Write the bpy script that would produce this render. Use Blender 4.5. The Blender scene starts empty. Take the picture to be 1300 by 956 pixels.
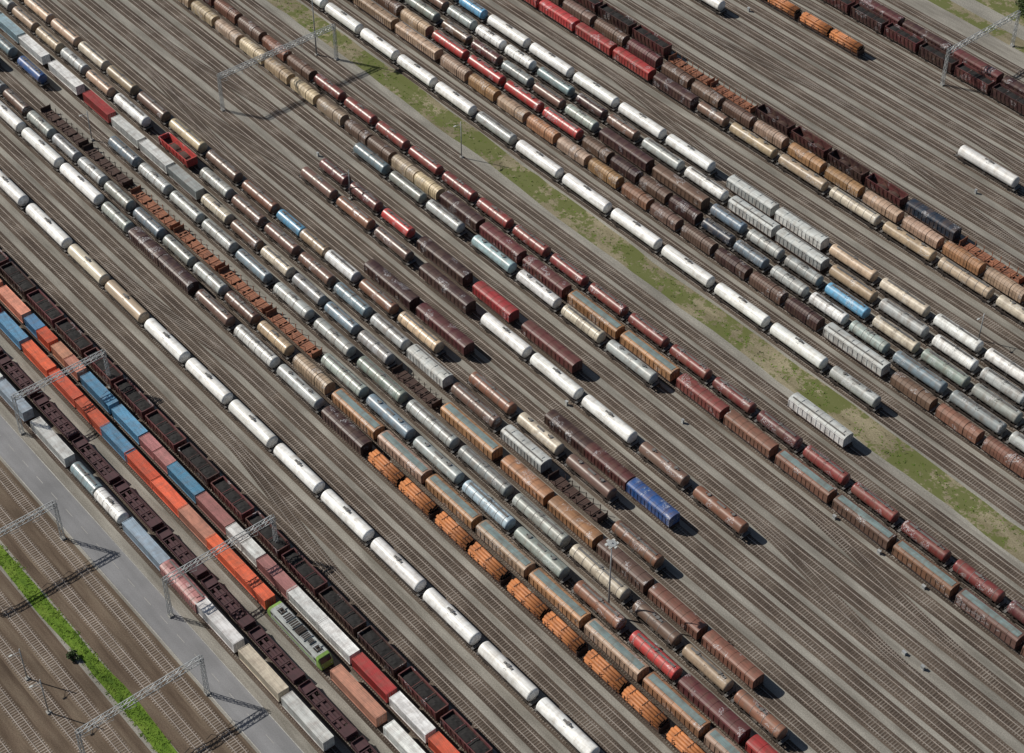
import bpy, math, random
from mathutils import Vector
random.seed(7)
# ------------------------------------------------------------------ survey of the yard
# World frame: +Y runs along the tracks, +X across them, metres.
H=288.0; F=2411.0; TH=math.atan(2223.0/F); AZ=math.atan(2730*math.cos(TH)/F)
S,C=math.sin(TH),math.cos(TH)
OY=H/math.tan(TH)
D=(-math.sin(AZ),math.cos(AZ)); N=(math.cos(AZ),math.sin(AZ))
ROT=math.pi/2
def survey(px,py,z=0.0):
    u=px-650.0; v=433.0-py
    t=(H-z)/(F*S-v*C)
    X=u*t; Y=(F*C+v*S)*t-OY
    return X*D[0]+Y*D[1], X*N[0]+Y*N[1]      # along, cross (metres)
ZR=2.2
def row_c(P,z=ZR): return survey(P,433,z)[1]
def row_a(P,x,z=ZR):
    y=-1790+(x+2080)*2223.0/(P+2080)
    return survey(x,y,z)[0]
def W(a,c,z=0): return (c,a,z)
scene=bpy.context.scene
def link(o): scene.collection.objects.link(o); return o
# ------------------------------------------------------------------ materials
def newmat(name):
    m=bpy.data.materials.new(name); m.use_nodes=True
    nt=m.node_tree; b=nt.nodes['Principled BSDF']; return m,nt,b
def ramp(nt,fac,stops):
    r=nt.nodes.new('ShaderNodeValToRGB'); cr=r.color_ramp
    cr.elements[0].position=stops[0][0]; cr.elements[0].color=(*stops[0][1],1)
    cr.elements[1].position=stops[-1][0]; cr.elements[1].color=(*stops[-1][1],1)
    for p,c in stops[1:-1]:
        e=cr.elements.new(p); e.color=(*c,1)
    nt.links.new(fac,r.inputs[0]); return r.outputs[0]
def noise(nt,vec,scale,detail=3,rough=.6):
    n=nt.nodes.new('ShaderNodeTexNoise'); n.inputs['Scale'].default_value=scale
    n.inputs['Detail'].default_value=detail; n.inputs['Roughness'].default_value=rough
    if vec is not None: nt.links.new(vec,n.inputs['Vector'])
    return n.outputs[0]
def mapping(nt,vec,scale=(1,1,1)):
    m=nt.nodes.new('ShaderNodeMapping'); m.inputs['Scale'].default_value=scale
    nt.links.new(vec,m.inputs['Vector']); return m.outputs[0]
def mix(nt,a,b,fac,mode='MIX'):
    m=nt.nodes.new('ShaderNodeMix'); m.data_type='RGBA'; m.blend_type=mode
    for s,v in ((m.inputs[6],a),(m.inputs[7],b),(m.inputs[0],fac)):
        if isinstance(v,(tuple,float,int)):
            s.default_value=(*v,1) if isinstance(v,tuple) else v
        else: nt.links.new(v,s)
    return m.outputs[2]
def objvec(nt,rand=True):
    tc=nt.nodes.new('ShaderNodeTexCoord')
    if not rand: return tc.outputs['Object']
    oi=nt.nodes.new('ShaderNodeObjectInfo')
    mu=nt.nodes.new('ShaderNodeMath'); mu.operation='MULTIPLY'; mu.inputs[1].default_value=200
    nt.links.new(oi.outputs['Random'],mu.inputs[0])
    va=nt.nodes.new('ShaderNodeVectorMath'); va.operation='ADD'
    nt.links.new(tc.outputs['Object'],va.inputs[0]); nt.links.new(mu.outputs[0],va.inputs[1])
    return va.outputs[0]
def G(s): return (s,s,s)
def paint(name,col=None,rough=.5,dirt=(.16,.11,.08),amt=.5,metal=0,tags=False):
    m,nt,b=newmat(name); v=objvec(nt)
    if col is None:
        oi=nt.nodes.new('ShaderNodeObjectInfo'); base=oi.outputs['Color']
    else: base=col
    n1=noise(nt,mapping(nt,v,(.9,.35,.35)),1.0,4,.7)
    f1=ramp(nt,n1,[(.42,G(0)),(.7,G(amt))])
    n2=noise(nt,mapping(nt,v,(.14,1.0,1.0)),1.4,3,.7)
    f2=ramp(nt,n2,[(.3,G(.66)),(.65,G(1.08))])
    c=mix(nt,base,dirt,f1); c=mix(nt,c,f2,1.0,'MULTIPLY')
    if tags:
        t1=noise(nt,mapping(nt,v,(.32,.32,.32)),1.0,1,.4); t2=noise(nt,mapping(nt,v,(1.6,1,1.8)),1.5,1,.5)
        mu=nt.nodes.new('ShaderNodeMath'); mu.operation='MULTIPLY'
        nt.links.new(ramp(nt,t1,[(.62,G(0)),(.65,G(1))]),mu.inputs[0]); nt.links.new(ramp(nt,t2,[(.47,G(0)),(.49,G(.65)),(.53,G(.65)),(.56,G(0))]),mu.inputs[1])
        c=mix(nt,c,(.52,.53,.55),mu.outputs[0])
    nt.links.new(c,b.inputs['Base Color'])
    b.inputs['Roughness'].default_value=rough; b.inputs['Metallic'].default_value=metal
    return m
M={}
M['body']=paint('wagon_paint',None,.5,dirt=(.13,.085,.06),amt=.65,tags=True)
M['tankp']=paint('tank_paint',None,.36,dirt=(.17,.125,.095),amt=.62,tags=True)
M['clean']=paint('gas_tank_paint',None,.38,dirt=(.38,.32,.25),amt=.5)
M['cont']=paint('container_paint',None,.55,dirt=(.2,.13,.1),amt=.42)
M['under']=paint('underframe_rust',(.035,.025,.02),.8,dirt=(.015,.011,.01))
M['frame']=paint('wagon_frame_brown',(.065,.034,.026),.75,dirt=(.03,.02,.016))
M['purple']=paint('pocket_frame_maroon',(.060,.021,.026),.65,dirt=(.03,.015,.015))
M['grate']=paint('walkway_grating',(.15,.145,.14),.7,dirt=(.07,.05,.04))
M['roofteal']=paint('roof_teal',(.18,.24,.24),.55,dirt=(.14,.1,.07),amt=.6)
M['roofgrey']=paint('roof_grey',(.5,.52,.51),.55,dirt=(.3,.25,.2))
M['coal']=paint('coal',(.010,.009,.009),.9,dirt=(.025,.021,.02))
M['steel']=paint('galvanised_steel',(.42,.44,.45),.5,dirt=(.25,.24,.22),metal=.3)
M['dark']=paint('dark_glass_and_pipe_shade',(.015,.018,.02),.2,dirt=(.02,.02,.02))  # loco window glass, also the painted shade in the pipe mouths
M['pipe']=paint('pipe_rust_orange',(.46,.17,.055),.6,dirt=(.20,.075,.035),amt=.8)
M['stake']=paint('flat_orange_brown',(.30,.12,.065),.75,dirt=(.13,.06,.04),amt=.8)
M['green']=paint('loco_green',(.20,.34,.07),.45,dirt=(.12,.14,.06))
M['lgrey']=paint('loco_grey',(.36,.38,.37),.5,dirt=(.15,.14,.12))
# ------------------------------------------------------------------ mesh builder
class MB:
    def __init__(s): s.v=[];s.f=[];s.m=[];s.s=[]
    def face(s,idx,m,sm=False): s.f.append(idx);s.m.append(m);s.s.append(sm)
    def box(s,cx,cy,cz,sx,sy,sz,m,tx=1.0,ty=1.0):
        b=len(s.v); hx,hy,hz=sx/2,sy/2,sz/2
        for z,kx,ky in ((-hz,1,1),(hz,tx,ty)):
            for x,y in ((-1,-1),(1,-1),(1,1),(-1,1)): s.v.append((cx+x*hx*kx,cy+y*hy*ky,cz+z))
        for q in ((3,2,1,0),(4,5,6,7),(0,1,5,4),(1,2,6,5),(2,3,7,6),(3,0,4,7)): s.face([b+i for i in q],m)
    def bar(s,p,q,t,m):
        p=Vector(p);q=Vector(q);d=(q-p).normalized()
        up=Vector((0,0,1)) if abs(d.z)<.9 else Vector((1,0,0))
        a=d.cross(up).normalized()*t/2; c=d.cross(a).normalized()*t/2; b=len(s.v)
        for e in (p,q):
            for k,l in ((-1,-1),(1,-1),(1,1),(-1,1)): s.v.append(tuple(e+a*k+c*l))
        for f in ((0,1,2,3),(7,6,5,4),(0,4,5,1),(1,5,6,2),(2,6,7,3),(3,7,4,0)): s.face([b+i for i in f],m)
    def loft(s,rings,m,sm=False,closed=True,caps=True,capm=None):
        n=len(rings[0]); b=len(s.v)
        for r in rings: s.v.extend(r)
        for i in range(len(rings)-1):
            for j in range(n if closed else n-1):
                k=(j+1)%n
                s.face([b+i*n+j,b+i*n+k,b+(i+1)*n+k,b+(i+1)*n+j],m,sm)
        if caps:
            s.face([b+j for j in range(n)][::-1],capm or m); s.face([b+(len(rings)-1)*n+j for j in range(n)],capm or m)
    def cyl(s,axis,c,r,l0,l1,m,n=12,sm=True,capm=None,r2=None):
        rings=[]
        for l,rr in ((l0,r),(l1,r2 if r2 else r)):
            ring=[]
            for j in range(n):
                t=2*math.pi*j/n; p,q=rr*math.cos(t),rr*math.sin(t)
                ring.append((l,c[0]+p,c[1]+q) if axis=='x' else (c[0]+q,l,c[1]+p) if axis=='y' else (c[0]+p,c[1]+q,l))
            rings.append(ring)
        s.loft(rings,m,sm,True,True,capm)
    def mesh(s,name):
        me=bpy.data.meshes.new(name); me.from_pydata(s.v,[],s.f)
        used=sorted(set(s.m)); 
        for k in used: me.materials.append(M[k])
        idx={k:i for i,k in enumerate(used)}
        me.polygons.foreach_set('material_index',[idx[k] for k in s.m])
        me.polygons.foreach_set('use_smooth',s.s); me.update(); return me
def bogie(b,x,ax=.9):
    for sy in (-1,1):
        b.box(x,sy*1.0,.80,2.7,.14,.30,'under'); b.box(x,sy*1.02,.62,.7,.2,.35,'under')
        for dx in (-ax,ax): b.cyl('y',(x+dx,.71),.46,sy*.75-.07,sy*.75+.07,'under',12)
    for dx in (-ax,ax): b.cyl('y',(x+dx,.71),.09,-.7,.7,'under',6)
    b.box(x,0,.9,.6,1.9,.25,'under')
def chassis(b,L,mat='under',sill=True,z=1.15,w=2.5):
    e=L/2-.62
    if sill:
        for sy in (-1,1): b.box(0,sy*(w/2-.1),z,2*e,.16,.30,mat)
    b.box(0,0,z-.02,2*e-.2,.5,.26,mat)
    for sx in (-1,1):
        b.box(sx*e,0,z-.03,.16,2.6,.42,mat)
        for sy in (-.875,.875):
            b.cyl('x',(sy,1.06),.09,sx*(e+.05),sx*(e+.5),'under',8); b.cyl('x',(sy,1.06),.23,sx*(e+.5),sx*(e+.56),'under',10)
        b.box(sx*(e+.3),0,1.02,.6,.16,.18,'under')
    n=max(3,int(L/2.4))
    for i in range(1,n): b.box(-e+2*e*i/n,0,z-.01,.14,w-.3,.2,mat)
    for sx in (-1,1): bogie(b,sx*(L/2-2.6 if L>11 else L/2-2.4))
def tank(L,R,bands=5,walk=1,domes=1,mat='tankp',bandm=None):
    b=MB(); chassis(b,L); e=L/2-.95 ; zc=1.32+R; n=28
    prof=[(0,.04),(.03,.38),(.09,.65),(.20,.86),(.34,.97),(.52,1.0),(.60,1.0)]
    rings=[(-e+dx,k) for dx,k in prof]
    for dx,k in prof[::-1]: rings.append((e-dx,k))
    b.loft([[(x,R*k*math.cos(2*math.pi*j/n),zc+R*k*math.sin(2*math.pi*j/n)) for j in range(n)] for x,k in rings],mat,True)
    for i in range(bands):
        x=-e+1.5+(2*e-3.0)*i/(bands-1)
        b.cyl('x',(0,zc),R*1.013,x-.05,x+.05,bandm or mat,28,True)
    for sx in (-1,1):
        b.box(sx*(L/2-2.6),0,1.38,.5,2.3,.5,'under'); b.box(sx*(L/2-.8),0,1.36,.6,2.6,.05,'grate')
        for sy in (-1.2,0,1.2): b.bar((sx*(L/2-.66),sy,1.3),(sx*(L/2-.66),sy,2.35),.05,'grate')
        b.bar((sx*(L/2-.66),-1.2,2.33),(sx*(L/2-.66),1.2,2.33),.05,'grate')
    top=zc+R
    if walk:
        wl=(2*e-2.6) if walk==1 else 2.4
        b.box(0,.0,top+.10,wl,.5,.05,'grate')
        for i in range(int(wl//1.8)+1): b.box(-wl/2+.1+i*1.8,0,top+.03,.08,.45,.14,'grate')
        if walk==1:
            b.bar((-wl/2,.33,top+.8),(wl/2,.33,top+.8),.045,'grate')
            for i in range(int(wl//1.8)+1): b.bar((-wl/2+.1+i*1.8,.33,top+.1),(-wl/2+.1+i*1.8,.33,top+.8),.04,'grate')
    for i in range(domes):
        x=0 if domes==1 else -e*.5+i*e
        b.cyl('z',(x,-.0),.42,top-.06,top+.24,mat,12,True,'grate'); b.cyl('z',(x+.75,0),.16,top-.04,top+.3,'grate',8)
    for sy in (-1,1):
        for dx in (-.22,.22): b.bar((dx,sy*(R+.12),1.1),(dx,sy*(R*.55),top+.05),.045,'grate')
        for k in range(7):
            t=k/7; b.bar((-.22,sy*((R+.12)*(1-t)+R*.55*t),1.1+t*(top-1.05)),(.22,sy*((R+.12)*(1-t)+R*.55*t),1.1+t*(top-1.05)),.035,'grate')
    b.box(0,0,.95,1.0,1.0,.4,'under'); b.cyl('x',(.7,.85),.2,-2.2,-1.2,'under',8)
    return b
def hood(L,ribs=3,h=4.05):
    b=MB(); chassis(b,L,'frame'); e=L/2-.85
    def sec(x,o):
        w=1.42+o; pts=[(x,-w,1.3),(x,-w,2.7)]
        for k in range(1,8):
            t=math.pi*k/8; pts.append((x,-w*math.cos(t),2.7+(h-2.7+o)*math.sin(t)**.8))
        pts+=[(x,w,2.7),(x,w,1.3)]; return pts
    parts=[(-e,-e/3+.1,0),(-e/3-.05,e/3+.05,.07),(e/3-.1,e,0)]
    for a,c,o in parts:
        rr=[(a,o+.05),(a+.12,o+.05),(a+.14,o)]
        for i in range(1,ribs):
            x=a+(c-a)*i/ribs; rr+=[(x-.11,o),(x-.09,o+.05),(x+.09,o+.05),(x+.11,o)]
        rr+=[(c-.14,o),(c-.12,o+.05),(c,o+.05)]
        b.loft([sec(x,q) for x,q in rr],'body',False)
    for sx in (-1,1):
        for sy in (-.9,0,.9): b.box(sx*(e+.06),sy,2.3,.1,.12,1.9,'body')
        b.box(sx*(e+.3),0,1.34,.5,2.5,.06,'grate')
    return b
def cover(L,roof,h=4.1,rib=1.15,hatch=True,mat='body',narrow=False):
    b=MB(); chassis(b,L,'frame'); e=L/2-.78; w=1.42
    b.box(0,0,(1.3+h-.5)/2,2*e,2*w,(h-.5)-1.3,mat)
    prof=[(-w-.03,h-.52),(-w+.05,h-.36),(-w*.7,h-.16),(-w*.35,h-.03),(0,h),(w*.35,h-.03),(w*.7,h-.16),(w-.05,h-.36),(w+.03,h-.52)]
    rm=mat if narrow else roof
    b.loft([[(x,y,z) for y,z in prof] for x in (-e-.03,e+.03)],rm,False)
    if narrow:
        b.loft([[(x,y,z) for y,z in ((-.72,h-.1),(-.7,h+.03),(0,h+.06),(.7,h+.03),(.72,h-.1))] for x in (-e+.4,e-.4)],roof,False)
    k=int(2*e/rib)
    for i in range(k+1):
        x=-e+.06+(2*e-.12)*i/k
        for sy in (-1,1): b.box(x,sy*(w+.045),(1.3+h-.55)/2+.0,.13,.09,h-.55-1.3,mat)
        if i%2==0 and 0<i<k: b.loft([[(xx,y*1.01,z+.045) for y,z in prof] for xx in (x-.05,x+.05)],rm,False)
    for sy in (-1,1):
        b.box(0,sy*(w+.06),h-.6,2*e,.12,.12,mat); b.box(0,sy*(w+.05),1.4,2*e,.1,.16,'frame')
    if hatch and not narrow:
        for i in range(4):
            x=-e+ (2*e)*(i+.5)/4; b.box(x,0,h+.05,1.5,.8,.12,roof)
        b.box(0,.75,h+.04,2*e-1,.35,.05,'grate')
    for sx in (-1,1):
        for sy in (-1.2,-.4,.4,1.2): b.box(sx*(e+.06),sy,(1.4+h-.6)/2,.1,.12,h-2.1,mat)
    return b
def hopper(L,load=True,h=4.0,seed=0):
    b=MB(); r=random.Random(seed); chassis(b,L,'frame'); e=L/2-.7; w=1.45; wb=1.25
    z0,z1=1.45,h; t=.09
    for sy in (-1,1):
        b.loft([[(x,sy*wb,z0),(x,sy*w,z1-.7),(x,sy*w,z1),(x,sy*(w-t),z1),(x,sy*(w-t),z1-.7),(x,sy*(wb-t),z0)] for x in (-e,e)],'body')
        k=int(2*e/1.25)
        for i in range(k+1): 
            x=-e+.08+(2*e-.16)*i/k; b.box(x,sy*(w+.06),(z0+z1)/2,.12,.12,z1-z0,'body')
        b.box(0,sy*(w+.05),z1+.02,2*e,.2,.12,'body')
    for sx in (-1,1):
        b.box(sx*e,0,(z0+z1)/2+.0,.1,2*w-.1,z1-z0,'body'); b.box(sx*e,0,z1+.02,.2,2*w,.12,'body')
        for sy in (-.9,0,.9): b.box(sx*(e+.1),sy,2.6,.1,.12,2.4,'body')
    for x in (-e/3,e/3): b.bar((x,-w,z1-.15),(x,w,z1-.15),.12,'body')
    nx,ny=26,7; base=len(b.v); zl=z1-.6 if load else z0+.3
    for i in range(nx+1):
        for j in range(ny+1):
            x=-e+.05+(2*e-.1)*i/nx; y=-(w-t)+(2*(w-t))*j/ny
            if load: z=zl+.28*math.cos(y/w*1.4)*abs(math.sin(i/nx*math.pi*3))+r.uniform(-.07,.07)
            else: z=zl+.5*abs(math.cos(i/nx*math.pi*3))+r.uniform(-.03,.03)
            b.v.append((x,y*(1 if load else .9),z))
    for i in range(nx):
        for j in range(ny):
            q=base+i*(ny+1)+j; b.face([q,q+ny+1,q+ny+2,q+1],'coal' if load else 'frame')
    return b
def flat(L,mat='stake',stakes=True,deck=True):
    b=MB(); chassis(b,L,mat,w=2.7); e=L/2-.7
    if deck: 
        for i in range(int(2*e/.5)): 
            if (i%7)!=3: b.box(-e+.25+i*.5,0,1.33,.44,2.4,.05,mat)
    n=int(2*e/2.1)
    for i in range(n+1):
        x=-e+.1+(2*e-.2)*i/n
        b.box(x,0,1.42,.2,2.5,.14,mat)
        if stakes:
            for sy in (-1,1): b.box(x,sy*1.36,2.0,.13,.13,1.5,mat)
    for sx in (-1,1): b.box(sx*e,0,1.9,.1,2.6,1.1,mat)
    return b
def pipes(L):
    b=flat(L,'frame',True,False); e=L/2-.9; r=.36
    for a,c in ((-e,-.25),(.25,e)):
        for lay,ks in ((0,(-1.05,-.35,.35,1.05)),(1,(-1.05,-.35,.35,1.05)),(2,(-.7,0,.7))):
            for y in ks:
                o=random.uniform(-.12,.12)
                b.cyl('x',(y,1.86+lay*.70),r,a+o+.12,c+o-.12,'pipe',12,True,'dark')  # solid dark end caps paint the shade inside the hollow pipes
        for i in range(3):
            x=a+(c-a)*(i+.5)/3
            for sy in (-1,1): b.box(x,sy*1.43,2.4,.1,.06,2.0,'stake')
            b.box(x,0,3.64,.12,1.8,.05,'frame')
    return b
def skeleton(L,pocket=False):
    b=MB(); mat='purple' if pocket else 'frame'; chassis(b,L,mat,w=2.6); e=L/2-.7
    for sy in (-1,1):
        b.box(0,sy*1.28,1.28,2*e,.14,.7 if pocket else .22,mat)
    n=6
    for i in range(n+1):
        x=-e+2*e*i/n; b.box(x,0,1.26,.3,2.5,.16,mat)
    if pocket:
        for sx in (-1,1):
            b.box(sx*(e-1.2),0,1.55,2.0,2.5,.12,mat); b.box(sx*(e-.1),0,1.8,.12,2.4,.6,mat)
            for sy in (-1,1): b.bar((sx*(e-2.2),sy*1.28,1.6),(sx*(e-.1),sy*1.28,2.0),.14,mat)
        b.box(0,0,.78,L*.5,2.3,.06,mat)
    return b
def container(L,h=2.6,w=2.44):
    b=MB(); hw=w/2; hl=L/2; n=int(L/.28)
    pts=[]
    for i in range(n):
        x=-hl+.15+(L-.3)*i/n; s=(L-.3)/n
        pts+= [(x,0),(x+s*.35,0),(x+s*.5,.05),(x+s*.85,.05)]
    for sy in (-1,1):
        b.loft([[(x,sy*(hw-.05)-sy*d,z) for x,d in pts] for z in (.1,h-.08)],'cont',False,False,False)
        for z in (.08,h-.06): b.box(0,sy*(hw-.04),z,L,.08,.14,'cont')
        for sx in (-1,1): b.box(sx*(hl-.08),sy*(hw-.07),h/2,.16,.14,h-.3,'cont')
    b.loft([[(x,sy*(hw-.08),h-.03-(d*.6)) for x,d in pts] for sy in (-1,1)],'cont',False,False,False)
    b.box(0,0,.1,L-.1,w-.16,.1,'under')
    for sx in (-1,1):
        for z in (.08,h-.06): b.box(sx*(hl-.05),0,z,.1,w-.18,.14,'cont')
        b.box(sx*(hl-.09),0,h/2,.06,w-.3,h-.25,'cont')
        for y in (-.75,-.3,.3,.75): b.box(sx*(hl-.045),y,h/2,.03,.05,h-.35,'steel')
    for v in range(len(b.v)):
        x,y,z=b.v[v]; b.v[v]=(x,y,z+1.40)
    return b
def loco(L=19.5):
    b=MB(); bogie(b,-L/2+4.2,1.3); bogie(b,L/2-4.2,1.3); e=L/2-.6; w=1.48
    b.box(0,0,1.05,2*e,2.7,.5,'under'); b.box(0,0,.75,4.5,2.2,.6,'under')
    def sec(x,w,z1,r=.35): return [(x,-w,1.3),(x,-w,z1-r),(x,-w+r*.7,z1),(x,w-r*.7,z1),(x,w,z1-r),(x,w,1.3)]
    b.loft([sec(-e+1.6,w,3.9),sec(e-1.6,w,3.9)],'lgrey',False)
    for s in (-1,1):
        r=[sec(s*(e-1.6),w,3.9),sec(s*(e-.9),w*.99,3.75),sec(s*(e-.2),w*.93,2.5,.2),sec(s*e,w*.9,1.9,.15)]
        b.loft(r,'green',False)
        b.loft([[(s*(e-.86),-1.15,3.66),(s*(e-.86),1.15,3.66),(s*(e-.28),1.2,2.68),(s*(e-.28),-1.2,2.68)],
                [(s*(e-.80),-1.15,3.69),(s*(e-.80),1.15,3.69),(s*(e-.22),1.2,2.70),(s*(e-.22),-1.2,2.70)]],'dark')
        for sy in (-1,1):
            b.box(s*(e-1.9),sy*(w+.005),3.0,.8,.03,.7,'dark'); b.box(s*(e-.0),sy*.95,2.0,.06,.3,.2,'roofgrey')
            b.cyl('x',(sy*.875,1.06),.23,s*(e+.05),s*(e+.55),'under',10)
        x=s*(e-3.2)
        b.box(x,0,4.0,1.8,1.3,.12,'under')
        for sy in (-.5,.5): b.bar((x-.8,sy,4.1),(x+.9,sy*.8,4.35),.06,'steel'); b.bar((x+.9,sy*.8,4.35),(x-.3,sy,4.5),.05,'steel')
        b.box(x-.3,0,4.52,.3,1.9,.06,'steel')
    for i,(x,l,ww,h,mt) in enumerate([(-3.6,1.6,2.1,.35,'steel'),(-1.5,1.8,2.2,.3,'lgrey'),(.6,1.5,1.9,.42,'under'),(2.4,1.4,2.1,.28,'steel'),(4.0,1.0,1.4,.3,'lgrey')]):
        b.box(x,0,3.9+h/2,l,ww,h,mt)
        for k in range(3): b.box(x-l/3+k*l/3,0,3.9+h+.03,l*.2,ww*.8,.06,'under')
    for sy in (-1,1):
        b.box(0,sy*(w+.01),3.3,2*e-6,.03,.5,'under'); b.box(0,sy*(w+.012),2.0,2*e-4,.03,.35,'green')
    return b
MESH={}
def mk(k,b): MESH[k]=b.mesh(k)
mk('gas',tank(17.3,1.5,0,2,1,'clean')); mk('chem12',tank(13.3,1.44,5,1,1)); mk('chem12b',tank(13.3,1.38,0,1,2)); mk('chem12c',tank(13.3,1.42,4,2,1,bandm='grate'))
mk('chem14',tank(14.6,1.45,0,1,1)); mk('chem16',tank(16.4,1.46,6,1,1,bandm='grate')); mk('chem16b',tank(16.4,1.42,0,2,2))
mk('hood',hood(12.0,4)); mk('hood2',hood(12.0,3,3.85))
mk('cov_teal',cover(16.5,'roofteal',narrow=True)); mk('cov_brown',cover(16.5,'body',hatch=False)); mk('cov_grey',cover(16.5,'roofgrey',h=4.2)); 
mk('cov_own',cover(16.5,'body',h=4.15,rib=.8)); mk('hop_coal',hopper(12.6,True,seed=1)); mk('hop_coal2',hopper(12.6,True,seed=2)); mk('hop_empty',hopper(12.6,False,3.6))
mk('flat',flat(18.0)); mk('flatdk',flat(18.0,'frame')); mk('pipes',pipes(20.8)); mk('pocket',skeleton(16.5,True)); mk('skel',skeleton(13.4)); 
mk('c40',container(12.4)); mk('c20',container(6.1)); mk('loco',loco())
KIND={'gas':(17.3,['gas'],'gas_tank_wagon'),'t12':(13.3,['chem12','chem12b','chem12c'],'tank_wagon'),'t14':(14.6,['chem14'],'tank_wagon'),
 't16':(16.4,['chem16','chem16b'],'tank_wagon'),'hood':(12.0,['hood','hood2'],'hooded_coil_wagon'),'teal':(16.5,['cov_teal'],'covered_freight_wagon'),
 'cov':(16.5,['cov_brown'],'covered_freight_wagon'),'covg':(16.5,['cov_grey'],'covered_hopper_wagon'),'covo':(16.5,['cov_own'],'covered_hopper_wagon'),
 'hop':(12.6,['hop_coal','hop_coal2'],'open_hopper_wagon'),'hope':(12.6,['hop_empty'],'open_hopper_wagon'),
 'flat':(18.0,['flat'],'flat_wagon'),'flatdk':(18.0,['flatdk'],'flat_wagon'),'pipes':(20.8,['pipes'],'pipe_loaded_flat_wagon'),
 'pocket':(16.5,['pocket'],'pocket_wagon'),'cont':(13.4,['skel'],'container_flat_wagon'),'cont2':(13.4,['skel'],'container_flat_wagon'),'loco':(19.5,['loco'],'locomotive')}
COL=dict(white=(.82,.82,.80),cream=(.60,.53,.42),grey=(.29,.32,.30),bgrey=(.18,.24,.28),silver=(.42,.44,.43),tan=(.38,.275,.19),brown=(.145,.085,.064),
 dk=(.05,.022,.022),maroon=(.11,.032,.034),red=(.42,.05,.05),blue=(.035,.11,.33),lblue=(.13,.33,.52),orange=(.76,.14,.065),peach=(.64,.29,.20),
 pink=(.44,.20,.19),ltan=(.52,.40,.275),otan=(.37,.20,.10),rust=(.21,.10,.066),rmar=(.185,.042,.038),black=(.025,.035,.055),pwhite=(.62,.63,.61),cblue=(.40,.50,.57))
NEUT={'white','pwhite','cream','silver'}
def place(mesh,name,a,c,col,sx=1,flip=None):
    o=bpy.data.objects.new(name,MESH[mesh]); link(o); o.location=W(a,c,0)
    fl=random.random()<.5 if flip is None else flip
    o.rotation_euler=(0,0,ROT+(math.pi if fl else 0)); o.scale=(sx,1,1)
    if col in NEUT: j=random.uniform(.84,1.04); q=.01
    else: j=random.uniform(.76,1.22); q=.06
    o.color=(*[min(.84,max(.01,k*j*random.uniform(1-q,1+q))) for k in COL[col]],1)
    return o
def seg(P,x0,x1,kind,cols):
    nom,ms,name=KIND[kind]; cols=cols.split()
    a0,a1=row_a(P,x0),row_a(P,x1); L=abs(a0-a1); n=max(1,round(L/nom)); pt=L/n; c=row_c(P)
    sc=min(1.15,max(.85,pt/nom))
    for i in range(n):
        a=a0-(i+.5)*pt
        col=cols[i] if (len(cols)>=n) else (cols[i%len(cols)] if len(cols)<3 else random.choice(cols))
        place(random.choice(ms),name,a,c,col,sc)
        if kind=='cont': place('c40','shipping_container',a,c,col,sc)
        if kind=='cont2':
            place('c20','shipping_container',a+3.2*sc,c,col,sc); place('c20','shipping_container',a-3.2*sc,c,random.choice(cols),sc)
R={}
def row(P,*segs):
    R[P]=1
    for s in segs: seg(P,*s)
row(-51,(-70,38,'cont','silver pwhite cblue'),(40,96,'cont','pwhite'),(98,125,'t12','bgrey'),(127,157,'t12','white'),(160,214,'cont','cblue'),(217,251,'covo','pink'),(253,306,'cont','white'),(308,420,'cont','cream pwhite cblue'))
row(-16,(-90,520,'pocket','dk maroon'))
row(27,(-80,-2,'cont','orange red orange orange'),(0,33,'cont','lblue'),(34,68,'cont','orange'),(69,102,'cont','orange'),(103,135,'cont','orange'),(136,166,'cont','lblue'),(167,198,'cont','orange'),(199,233,'cont','orange'),(234,268,'cont','peach'),(269,305,'cont','orange'),(306,342,'cont','orange'),(344,418,'loco','white'),(422,560,'cont','peach white'))
row(62,(-90,0,'cont','red maroon peach'),(2,36,'cont','peach'),(37,70,'cont2','lblue orange'),(71,106,'cont2','peach orange'),(108,147,'cont','lblue'),(148,184,'cont','lblue'),(185,218,'cont2','pink peach'),(219,255,'cont','lblue'),(256,293,'cont','pink'),(294,332,'cont2','white red'),(334,372,'cont','pink'),(374,408,'cont','white'),(410,450,'cont','white'),(452,600,'cont','red white orange peach'))
row(97,(-120,620,'hop','dk maroon dk maroon'))
row(135);row(173)
row(211,(-70,36,'gas','cream white cream'),(36,90,'gas','white'),(90,137,'gas','cream'),(137,187,'gas','tan'),(187,760,'gas','white'))
row(246);row(281)
row(317,(-60,130,'gas','white'),(132,168,'t12','grey'),(170,246,'cov','dk'),(250,298,'t12','brown rust'),(300,410,'t16','pwhite silver'),(413,468,'cov','dk'),(470,960,'pipes','brown'))
row(352,(-80,170,'t12','grey bgrey silver grey brown'),(172,372,'t12','bgrey grey silver brown tan'),(374,424,'hood','tan ltan'),(426,980,'teal','otan tan'))
row(387,(-80,-5,'t12','grey'),(55,165,'flatdk','dk'),(170,405,'flat','dk'),(410,722,'t16','grey bgrey grey cblue grey'),(724,800,'t12','rust brown'),(803,862,'t16','red'),(864,1040,'cov','maroon red'))
row(428,(-70,20,'t12','bgrey white'),(25,58,'t12','blue'),(140,345,'t12','brown grey silver bgrey'),(348,452,'t12','silver grey'),(455,800,'t16','grey silver grey grey cream'),(803,1000,'t12','brown tan rust'))
row(466,(-60,60,'cont','cblue white cblue'),(62,108,'cont','white lblue'),(110,144,'cont','red'),(146,256,'cont','pwhite white silver'),(258,500,'t12','grey brown grey bgrey cream'),(503,556,'flatdk','dk'),(558,640,'teal','otan otan'),(640,966,'cov','otan rust otan brown'))
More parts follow.
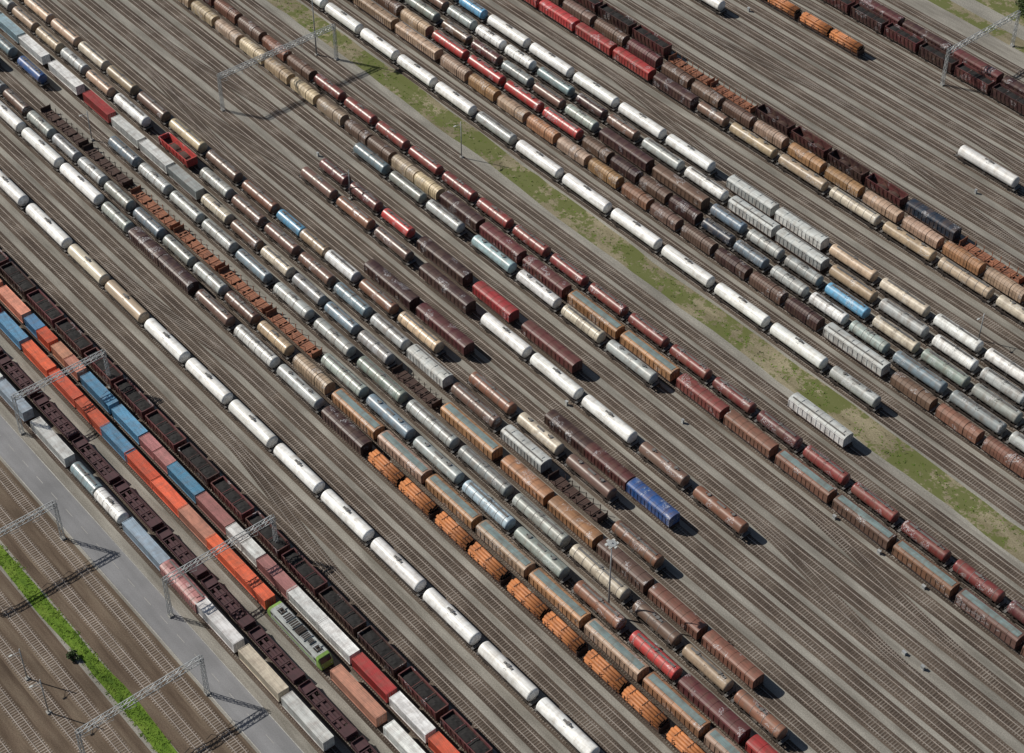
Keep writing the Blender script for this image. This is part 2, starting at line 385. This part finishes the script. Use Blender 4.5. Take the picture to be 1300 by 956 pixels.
row(507,(-40,145,'t12','bgrey silver tan grey'),(147,190,'t14','white'),(203,250,'hope','red'),(256,520,'t12','bgrey grey silver brown'),(522,570,'covg','pwhite'),(574,636,'t16','brown'),(640,696,'covg','silver'),(700,768,'flatdk','dk'),(778,842,'t16','rust'))
row(545,(-30,175,'t14','tan ltan cream tan'),(177,215,'t14','brown'),(217,262,'t14','ltan'),(263,355,'t12','brown rust'),(356,386,'t12','lblue'),(388,414,'t12','tan'),(415,456,'t14','white'),(458,505,'t14','rust'),(507,562,'t16','ltan'),(597,655,'t16','rust'),(658,715,'t16','cream'),(720,782,'t16','brown'))
row(582,(465,600,'cov','dk maroon'),(698,800,'cov','dk maroon'),(800,858,'cov','blue'))
row(615)
row(649,(383,525,'t12','brown rust'),(527,610,'cov','dk'),(612,808,'gas','white'),(812,875,'t16','brown'),(880,950,'t16','rust'))
row(690,(408,444,'t12','maroon'),(445,485,'t12','maroon red'),(486,526,'t12','red'),(528,602,'cov','dk'),(604,655,'cov','red'),(657,745,'cov','maroon'))
row(728)
row(766,(450,590,'t12','bgrey grey silver'),(600,655,'t16','cblue'),(657,712,'t16','white'),(714,768,'t16','cream'),(770,835,'t16','silver'))
row(799,(160,440,'hood','tan ltan'),(442,500,'hood','brown'),(502,560,'hood','ltan'),(562,665,'cov','dk maroon'),(667,722,'cov','maroon'),(724,860,'teal','otan'),(862,985,'cov','rmar rust'),(987,1480,'teal','rust otan brown'))
row(839,(190,400,'hood','maroon brown rust'),(400,1500,'t12','rmar maroon rmar rmar'))
row(872)
row(905,(1003,1080,'covg','white'))
row(1002,(330,604,'gas','white'),(605,656,'t14','silver'),(656,1051,'gas','white'),(1053,1118,'t16','silver'))
row(1036)
row(1070,(400,560,'covo','ltan tan'),(562,790,'hood','tan otan'),(792,865,'hood','rust brown'),(867,1045,'hood','brown dk'),(1047,1128,'covg','pwhite'),(1132,1440,'hood','otan brown rust'))
row(1108,(440,548,'hood','tan brown'),(550,740,'t16','red'),(742,890,'hood','brown dk'),(892,975,'t12','black bgrey'),(978,1130,'t12','silver white grey'),(1132,1440,'t14','bgrey grey silver grey'))
row(1147,(470,560,'t12','brown grey'),(562,760,'t12','maroon brown grey tan'),(762,900,'cov','dk brown'),(902,1045,'t12','bgrey silver grey'),(1047,1105,'t14','lblue'),(1107,1440,'t14','grey bgrey grey cream'))
row(1187,(500,680,'t12','white brown grey'),(682,730,'t12','bgrey'),(732,812,'t12','dk brown'),(815,925,'t14','silver white'),(927,1050,'covg','pwhite silver'),(1052,1180,'t14','tan silver'),(1182,1440,'t12','grey silver white'))
row(1228,(520,618,'t12','lblue bgrey'),(620,908,'gas','white'),(925,1050,'covg','silver white'),(1052,1182,'t14','ltan cream'),(1184,1460,'t14','grey white silver'))
row(1267);row(1306)
row(1346,(600,830,'cov','red'),(832,884,'cov','dk'),(886,925,'t12','brown'),(926,1420,'t16','tan cream ltan tan'))
row(1387,(640,840,'hood','maroon rmar brown'),(842,1000,'hood','brown rust tan'),(1002,1480,'hood','otan tan otan'))
row(1426,(680,850,'hop','dk maroon'),(852,960,'flat','tan'),(962,1150,'hope','dk maroon'),(1152,1218,'cov','black'),(1220,1480,'flat','brown'))
for p in (1465,1504,1543,1582): row(p)
row(1620,(868,920,'gas','white'),(1214,1296,'gas','white'))
row(1655);row(1690)
row(1724,(940,1096,'pipes','brown'))
row(1756);row(1788)
row(1820,(1000,1460,'hop','dk maroon'))
row(1856,(1030,1480,'cov','dk maroon'))
for p in (1895,1930): row(p)
# ------------------------------------------------------------------ ground
def groundmat(name,stops,fine,stretch=(.05,.5,1),vscale=1,extra=None,rough=.95,contrast=.3):
    m,nt,b=newmat(name); v=objvec(nt,False)
    n1=noise(nt,mapping(nt,v,stretch),vscale,3,.6); n2=noise(nt,v,fine,2,.8); n3=noise(nt,v,.06,3,.6)
    c=ramp(nt,n1,stops)
    c=mix(nt,c,ramp(nt,n2,[(.25,G(1-contrast*1.3)),(.75,G(1+contrast))]),1.0,'MULTIPLY')
    c=mix(nt,c,ramp(nt,n3,[(.3,G(.76)),(.7,G(1.16))]),1.0,'MULTIPLY')
    if extra: 
        n4=noise(nt,v,.55,5,.75); n5=noise(nt,v,.09,2,.6)
        ad=nt.nodes.new('ShaderNodeMath'); nt.links.new(n4,ad.inputs[0]); nt.links.new(n5,ad.inputs[1])
        c=mix(nt,c,extra[0],ramp(nt,ad.outputs[0],[(extra[1],G(0)),(extra[1]+.14,G(.85))]))
    nt.links.new(c,b.inputs['Base Color']); b.inputs['Roughness'].default_value=rough
    b.inputs['Specular IOR Level'].default_value=.15
    return m
M['ground']=groundmat('yard_gravel',[(.3,(.165,.153,.132)),(.5,(.235,.221,.195)),(.7,(.305,.29,.258))],4.0)
M['bed']=groundmat('track_ballast',[(.3,(.050,.037,.030)),(.5,(.090,.069,.055)),(.7,(.132,.106,.085))],5.0,(.03,.5,1),1,((.105,.055,.032),1.0),contrast=.45)
M['bedbr']=groundmat('brown_ballast',[(.3,(.075,.053,.038)),(.5,(.115,.085,.062)),(.7,(.155,.122,.09))],4.0)
M['sleeper']=groundmat('sleeper_wood',[(.3,(.085,.067,.056)),(.5,(.145,.12,.10)),(.7,(.23,.205,.18))],3.0,(.12,.2,1))
M['sleeperc']=groundmat('sleeper_concrete',[(.3,(.19,.155,.13)),(.7,(.30,.26,.225))],3.0,(.12,.2,1))
M['road']=groundmat('road_asphalt',[(.3,(.18,.18,.186)),(.7,(.225,.225,.232))],4.0,contrast=.12)
M['kerb']=groundmat('kerb_concrete',[(.3,(.3,.29,.27)),(.7,(.38,.37,.35))],4.0)
M['grassy']=groundmat('weedy_gravel',[(.3,(.155,.135,.082)),(.6,(.245,.215,.145))],3.0,(.06,.4,1),1,((.095,.112,.032),.975))
M['grass']=groundmat('grass_green',[(.3,(.06,.11,.015)),(.5,(.10,.17,.02)),(.7,(.15,.22,.035))],3.0,(.2,.6,1))
M['path']=groundmat('light_path',[(.3,(.21,.20,.175)),(.7,(.29,.277,.245))],3.0,(.05,.4,1),1,((.16,.15,.085),1.03))
M['rail']=paint('rail_steel',(.38,.34,.31),.4,dirt=(.22,.15,.11),metal=.2)
def strip(name,c0,c1,z,mat,a0=-420,a1=420,wob=0):
    b=MB(); r=random.Random(int(c0*10))
    if wob:
        n=160; e0=e1=0
        for i in range(n+1):
            a=a0+(a1-a0)*i/n; e0=.7*e0+r.uniform(-wob,wob); e1=.7*e1+r.uniform(-wob,wob)
            b.v+=[(a,-(c0+e0),z),(a,-(c1+e1),z)]
        for i in range(n): b.face([2*i,2*i+1,2*i+3,2*i+2],mat)
    else:
        b.v=[(a0,-c0,z),(a1,-c0,z),(a1,-c1,z),(a0,-c1,z)]; b.face([0,3,2,1],mat)
    me=b.mesh(name); o=link(bpy.data.objects.new(name,me)); o.location=W(0,0,0); o.rotation_euler=(0,0,ROT); return o
strip('ground',-4000,4000,0,'ground',-4000,4000)
def gP(P): return survey(P,433,0)[1]
def along(px,py): return survey(px,py,0)
def trackmesh(bed,slp='sleeper'):
    b=MB(); A=340
    b.v=[(-A,-1.65,.012),(A,-1.65,.012),(A,-1.3,.06),(-A,-1.3,.06),(A,1.3,.06),(-A,1.3,.06),(A,1.65,.012),(-A,1.65,.012)]
    for q in ((0,1,2,3),(3,2,4,5),(5,4,6,7)): b.face(list(q),bed)
    r=random.Random(3)
    n=int(2*A/.62)
    for i in range(n):
        x=-A+.3+i*.62+r.uniform(-.03,.03); j=r.uniform(-.05,.05)
        k=len(b.v); hx=.12; hy=1.25; z=.105
        b.v+=[(x-hx,-hy+j,.05),(x+hx,-hy+j,.05),(x+hx,hy+j,.05),(x-hx,hy+j,.05),(x-hx,-hy+j,z),(x+hx,-hy+j,z),(x+hx,hy+j,z),(x-hx,hy+j,z)]
        for q in ((4,5,6,7),(0,1,5,4),(1,2,6,5),(2,3,7,6),(3,0,4,7)): b.face([k+t for t in q],slp)
    for sy in (-1,1):
        b.box(0,sy*.755,.118,2*A,.14,.02,'rail'); b.box(0,sy*.755,.16,2*A,.03,.08,'rail'); b.box(0,sy*.755,.225,2*A,.08,.05,'rail')
    return b.mesh('railway_track')
TM=trackmesh('bed'); TB=trackmesh('bedbr','sleeperc')
def track(c,me=TM):
    o=link(bpy.data.objects.new('railway_track',me)); o.location=W(random.uniform(-30,30),c,0.004+random.random()*.004); o.rotation_euler=(0,0,ROT)
for P in R: track(row_c(P))
# crossovers between neighbouring empty tracks
def crossover(P0,P1,a0,L=62):
    c0,c1=row_c(P0),row_c(P1); b=MB(); n=40; dz=.02
    f=lambda t:(c0+(c1-c0)*t*t*(3-2*t))
    pts=[(L*i/n,-f(i/n)) for i in range(n+1)]
    base=len(b.v)
    for x,y in pts: b.v+=[(x,y-1.35,.074),(x,y+1.35,.074)]
    for i in range(n): b.face([base+2*i,base+2*i+2,base+2*i+3,base+2*i+1],'bed')
    for i in range(int(L/.62)):
        x=.3+i*.62; y=-f(x/L); b.box(x,y,.10,.24,2.7,.07,'sleeper')
    for sy in (-.755,.755):
        for i in range(n): b.bar((pts[i][0],pts[i][1]+sy,.22),(pts[i+1][0],pts[i+1][1]+sy,.22),.09,'rail')
    o=link(bpy.data.objects.new('track_crossover',b.mesh('track_crossover'))); o.location=W(a0,0,dz); o.rotation_euler=(0,0,ROT)
crossover(135,173,-40); crossover(281,246,20); crossover(1267,1306,10); crossover(1504,1543,-60); crossover(1582,1543,10); crossover(649,690,-125); crossover(728,766,-130); crossover(582,615,90); crossover(649,615,70); crossover(728,690,95); crossover(1655,1690,-70); crossover(1788,1756,40)
strip('ballast_bed',gP(-212),gP(-132),.003,'bedbr'); strip('ballast_bed',gP(-560),gP(-240),.003,'bedbr')
for p in (-148,-186,-268,-306,-350,-392,-436,-480): track(gP(p),TB)
r0,r1=gP(-128),gP(-84)
strip('service_road',r0,r1,.006,'road')
for c in (r0,r1):
    b=MB(); b.box(0,0,.06,840,.18,.12,'kerb'); o=link(bpy.data.objects.new('road_kerb',b.mesh('kerb'))); o.location=W(0,c); o.rotation_euler=(0,0,ROT)
b=MB()
for i in range(140): b.box(-420+i*6,0,.008,2.6,.1,.004,'kerb')
o=link(bpy.data.objects.new('road_marking',b.mesh('marks'))); o.location=W(0,(r0+r1)/2,.004); o.rotation_euler=(0,0,ROT)
strip('gravel_path',gP(912),gP(985),.004,'path',wob=.25); strip('weedy_verge',gP(922),gP(970),.008,'grassy',wob=.35)
strip('gravel_path',gP(739),gP(746),.004,'path',wob=.1)
strip('grass_verge',gP(-234),gP(-214),.008,'grass',wob=.35)
def tufts(name,c0,c1,n,mat,hs=(.1,.35),a0=-200,a1=200):
    b=MB(); r=random.Random(n)
    for i in range(n):
        a=r.uniform(a0,a1); c=r.uniform(c0,c1)
        s=r.uniform(.1,.3); h=r.uniform(*hs)
        for k in range(3):
            t=r.uniform(0,6.28); dx,dy=s*math.cos(t),s*math.sin(t); x=a+r.uniform(-.3,.3); y=-c+r.uniform(-.3,.3)
            q=len(b.v); b.v+=[(x-dx,y-dy,0),(x+dx,y+dy,0),(x+dx*.5+dy*.6,y+dy*.5-dx*.6,h)]; b.face([q,q+1,q+2],mat)
    o=link(bpy.data.objects.new(name,b.mesh(name))); o.location=W(0,0,.01); o.rotation_euler=(0,0,ROT)
tufts('grass_tufts',gP(-236),gP(-212),6000,'grass',(.05,.14)); tufts('weed_tufts',gP(928),gP(962),1200,'grass',(.05,.15))
strip('grass_verge',gP(1965),gP(2200),.003,'grassy'); strip('access_road',gP(2000),gP(2040),.009,'path')
def bush(a,c,R_,n=900):
    b=MB(); r=random.Random(n+int(a)); b.bar((0,0,0),(0,.1,R_*.9),.18,'frame')
    for k in range(5): t=k*1.25; b.bar((0,0,R_*.3),(R_*.6*math.cos(t),R_*.6*math.sin(t),R_*1.0),.09,'frame')
    cl=[(r.uniform(-.7,.7)*R_,r.uniform(-.7,.7)*R_,r.uniform(.4,1.3)*R_,r.uniform(.3,.55)*R_) for _ in range(11)]
    for i in range(n):
        x,y,z,q=r.choice(cl); d=Vector((r.gauss(0,1),r.gauss(0,1),r.gauss(0,1))).normalized()*q*r.uniform(.6,1)
        s=.16; p=Vector((x,y,z))+d; u_=Vector((r.uniform(-1,1),r.uniform(-1,1),r.uniform(-1,1)))*s; v_=Vector((r.uniform(-1,1),r.uniform(-1,1),r.uniform(-1,1)))*s
        k=len(b.v); b.v+=[tuple(p+u_),tuple(p+v_),tuple(p-u_),tuple(p-v_)]; b.face([k,k+1,k+2,k+3],'leaf')
    o=link(bpy.data.objects.new('bush',b.mesh('bush'))); o.location=W(a,c)
M['leaf']=paint('leaves',(.055,.095,.02),.6,dirt=(.03,.05,.012))
a_,c_=along(93,838); bush(a_,c_,1.1)
for px,py,s in ((1296,14,2.4),(1285,-10,2.5),(1318,34,2.8),(1240,-18,2.4)): a_,c_=along(px,py); bush(a_,c_,s,2400)
# trackside cabinets between tracks
r=random.Random(5)
Ps=sorted(R)
gaps=[(Ps[i]+Ps[i+1])/2 for i in range(len(Ps)-1)]
for i in range(46):
    P=r.choice(gaps); b=MB(); w_=r.uniform(.4,.8); h_=r.uniform(.5,1.0)
    b.box(0,0,.06,w_+.2,.6,.12,'kerb'); b.box(0,0,.12+h_/2,w_,.45,h_,r.choice(['roofgrey','steel'])); b.box(0,0,.12+h_+.03,w_+.1,.55,.06,'steel'); b.box(0,-.24,.12+h_/2,w_*.8,.03,h_*.8,'lgrey')
    o=link(bpy.data.objects.new('trackside_cabinet',b.mesh('cabinet'))); o.location=W(r.uniform(-140,170),row_c(P)); o.rotation_euler=(0,0,ROT)
# ------------------------------------------------------------------ catenary gantries and masts
def lattice_post(b,x,y,h,w=.45,m='steel'):
    for dx in (-1,1):
        for dy in (-1,1): b.bar((x+dx*w/2,y+dy*w/2,0),(x+dx*w*.35,y+dy*w*.35,h),.10,m)
    n=int(h/.9)
    for i in range(n):
        z0,z1=h*i/n,h*(i+1)/n; s=1 if i%2 else -1
        for d in (-1,1):
            b.bar((x-s*w/2,y+d*w/2,z0),(x+s*w/2,y+d*w/2,z1),.06,m); b.bar((x+d*w/2,y-s*w/2,z0),(x+d*w/2,y+s*w/2,z1),.06,m)
    b.box(x,y,.15,1.0,1.0,.3,'kerb')
def gantry(p0,p1x,h=11.0):
    a0,c0=along(*p0)
    best=min((abs(along(p1x,y)[0]-a0),along(p1x,y)[1]) for y in range(-100,1100,2)); c1=best[1]
    Wd=c1-c0; sg=1 if Wd>0 else -1; Wd=abs(Wd)
    b=MB(); m='steel'; zt=h; zb=h-1.1
    for y in (-.4,.4):
        for z in (zt,zb): b.bar((y,0,z),(y,-Wd,z),.14,m)
    n=max(4,int(Wd/1.3))
    for i in range(n):
        ya,yb=-Wd*i/n,-Wd*(i+1)/n
        for x in (-.4,.4): b.bar((x,ya,zb if i%2 else zt),(x,yb,zt if i%2 else zb),.08,m)
        for z in (zb,zt): b.bar((-.4,ya,z),(.4,yb,z),.07,m)
        b.bar((-.4,ya,zt),(.4,ya,zt),.06,m)
    for y in (0,-Wd): lattice_post(b,0,y,h,.7)
    k=int(Wd/4.7)
    for i in range(k):
        y=-2.3-i*4.7; b.bar((0,y,zb),(0,y,zb-1.6),.08,m); b.bar((0,y,zb-1.6),(0,y+1.6,zb-1.2),.06,m)
    o=link(bpy.data.objects.new('catenary_gantry',b.mesh('catenary_gantry')))
    cs=c0 if sg>0 else c1; o.location=W(a0,cs); o.rotation_euler=(0,0,ROT)
gantry((283,140),428); gantry((1196,108),1284); gantry((-62,762),80); gantry((217,782),352); gantry((28,550),141); gantry((110,975),263)
def mast(px,py,h,lamp=False):
    a,c=along(px,py); b=MB(); n=10
    b.cyl('z',(0,0),.22 if lamp else .14,0,h,'steel',n,True,None,.10)
    b.box(0,0,.2,.8,.8,.4,'kerb')
    if lamp:
        b.cyl('z',(0,0),.9,h-.4,h-.25,'steel',12,False)
        for k in range(6):
            t=k*math.pi/3; b.box(1.0*math.cos(t),1.0*math.sin(t),h-.45,.55,.55,.28,'roofgrey')
            b.bar((0,0,h-.2),(1.0*math.cos(t),1.0*math.sin(t),h-.35),.07,'steel')
    else:
        b.bar((0,0,h-.8),(0,2.0,h-.5),.08,'steel'); b.bar((0,0,h-2),(0,2.0,h-.5),.06,'steel'); b.box(0,1.9,h-.5,.35,.7,.16,'roofgrey')
    o=link(bpy.data.objects.new('light_mast' if lamp else 'lamp_post',b.mesh('mast'))); o.location=W(a,c); o.rotation_euler=(0,0,ROT)
mast(772,780,21,True); mast(586,200,11); mast(445,253,9); mast(117,178,9); mast(402,70,21,True); mast(35,862,9); mast(1242,432,8); mast(62,905,10)
# ------------------------------------------------------------------ light, sky, camera
def rot2(x,y): return (x*math.cos(AZ)+y*math.sin(AZ), -x*math.sin(AZ)+y*math.cos(AZ))
sx_,sy_=rot2(.945,-.33); l_=math.hypot(sx_,sy_); sx_/=l_; sy_/=l_; EL=math.radians(41)
sun=bpy.data.lights.new('sun','SUN'); sun.energy=5.0; sun.angle=math.radians(.5); sun.color=(1,.955,.87)
so=link(bpy.data.objects.new('sun',sun)); dirv=Vector((sx_*math.cos(EL),sy_*math.cos(EL),-math.sin(EL))); so.rotation_euler=dirv.to_track_quat('-Z','Y').to_euler()
w=bpy.data.worlds.new("World"); scene.world=w; w.use_nodes=True; nt=w.node_tree
sk=nt.nodes.new('ShaderNodeTexSky'); sk.sky_type='NISHITA'; sk.sun_disc=False; sk.sun_elevation=EL
sk.sun_rotation=math.atan2(-sx_,-sy_)
bg=nt.nodes['Background']; nt.links.new(sk.outputs[0],bg.inputs[0]); bg.inputs[1].default_value=.05
cam=bpy.data.cameras.new('camera'); co=link(bpy.data.objects.new('camera',cam))
co.location=(-OY*N[1],-OY*D[1],H); co.rotation_euler=(math.pi/2-TH,0,-AZ)
cam.sensor_width=36; cam.sensor_fit='HORIZONTAL'; cam.lens=F/1300*36; cam.shift_y=-45/1300; cam.clip_start=1; cam.clip_end=12000
scene.camera=co
scene.view_settings.view_transform='Standard'; scene.view_settings.look='None'; scene.view_settings.exposure=0
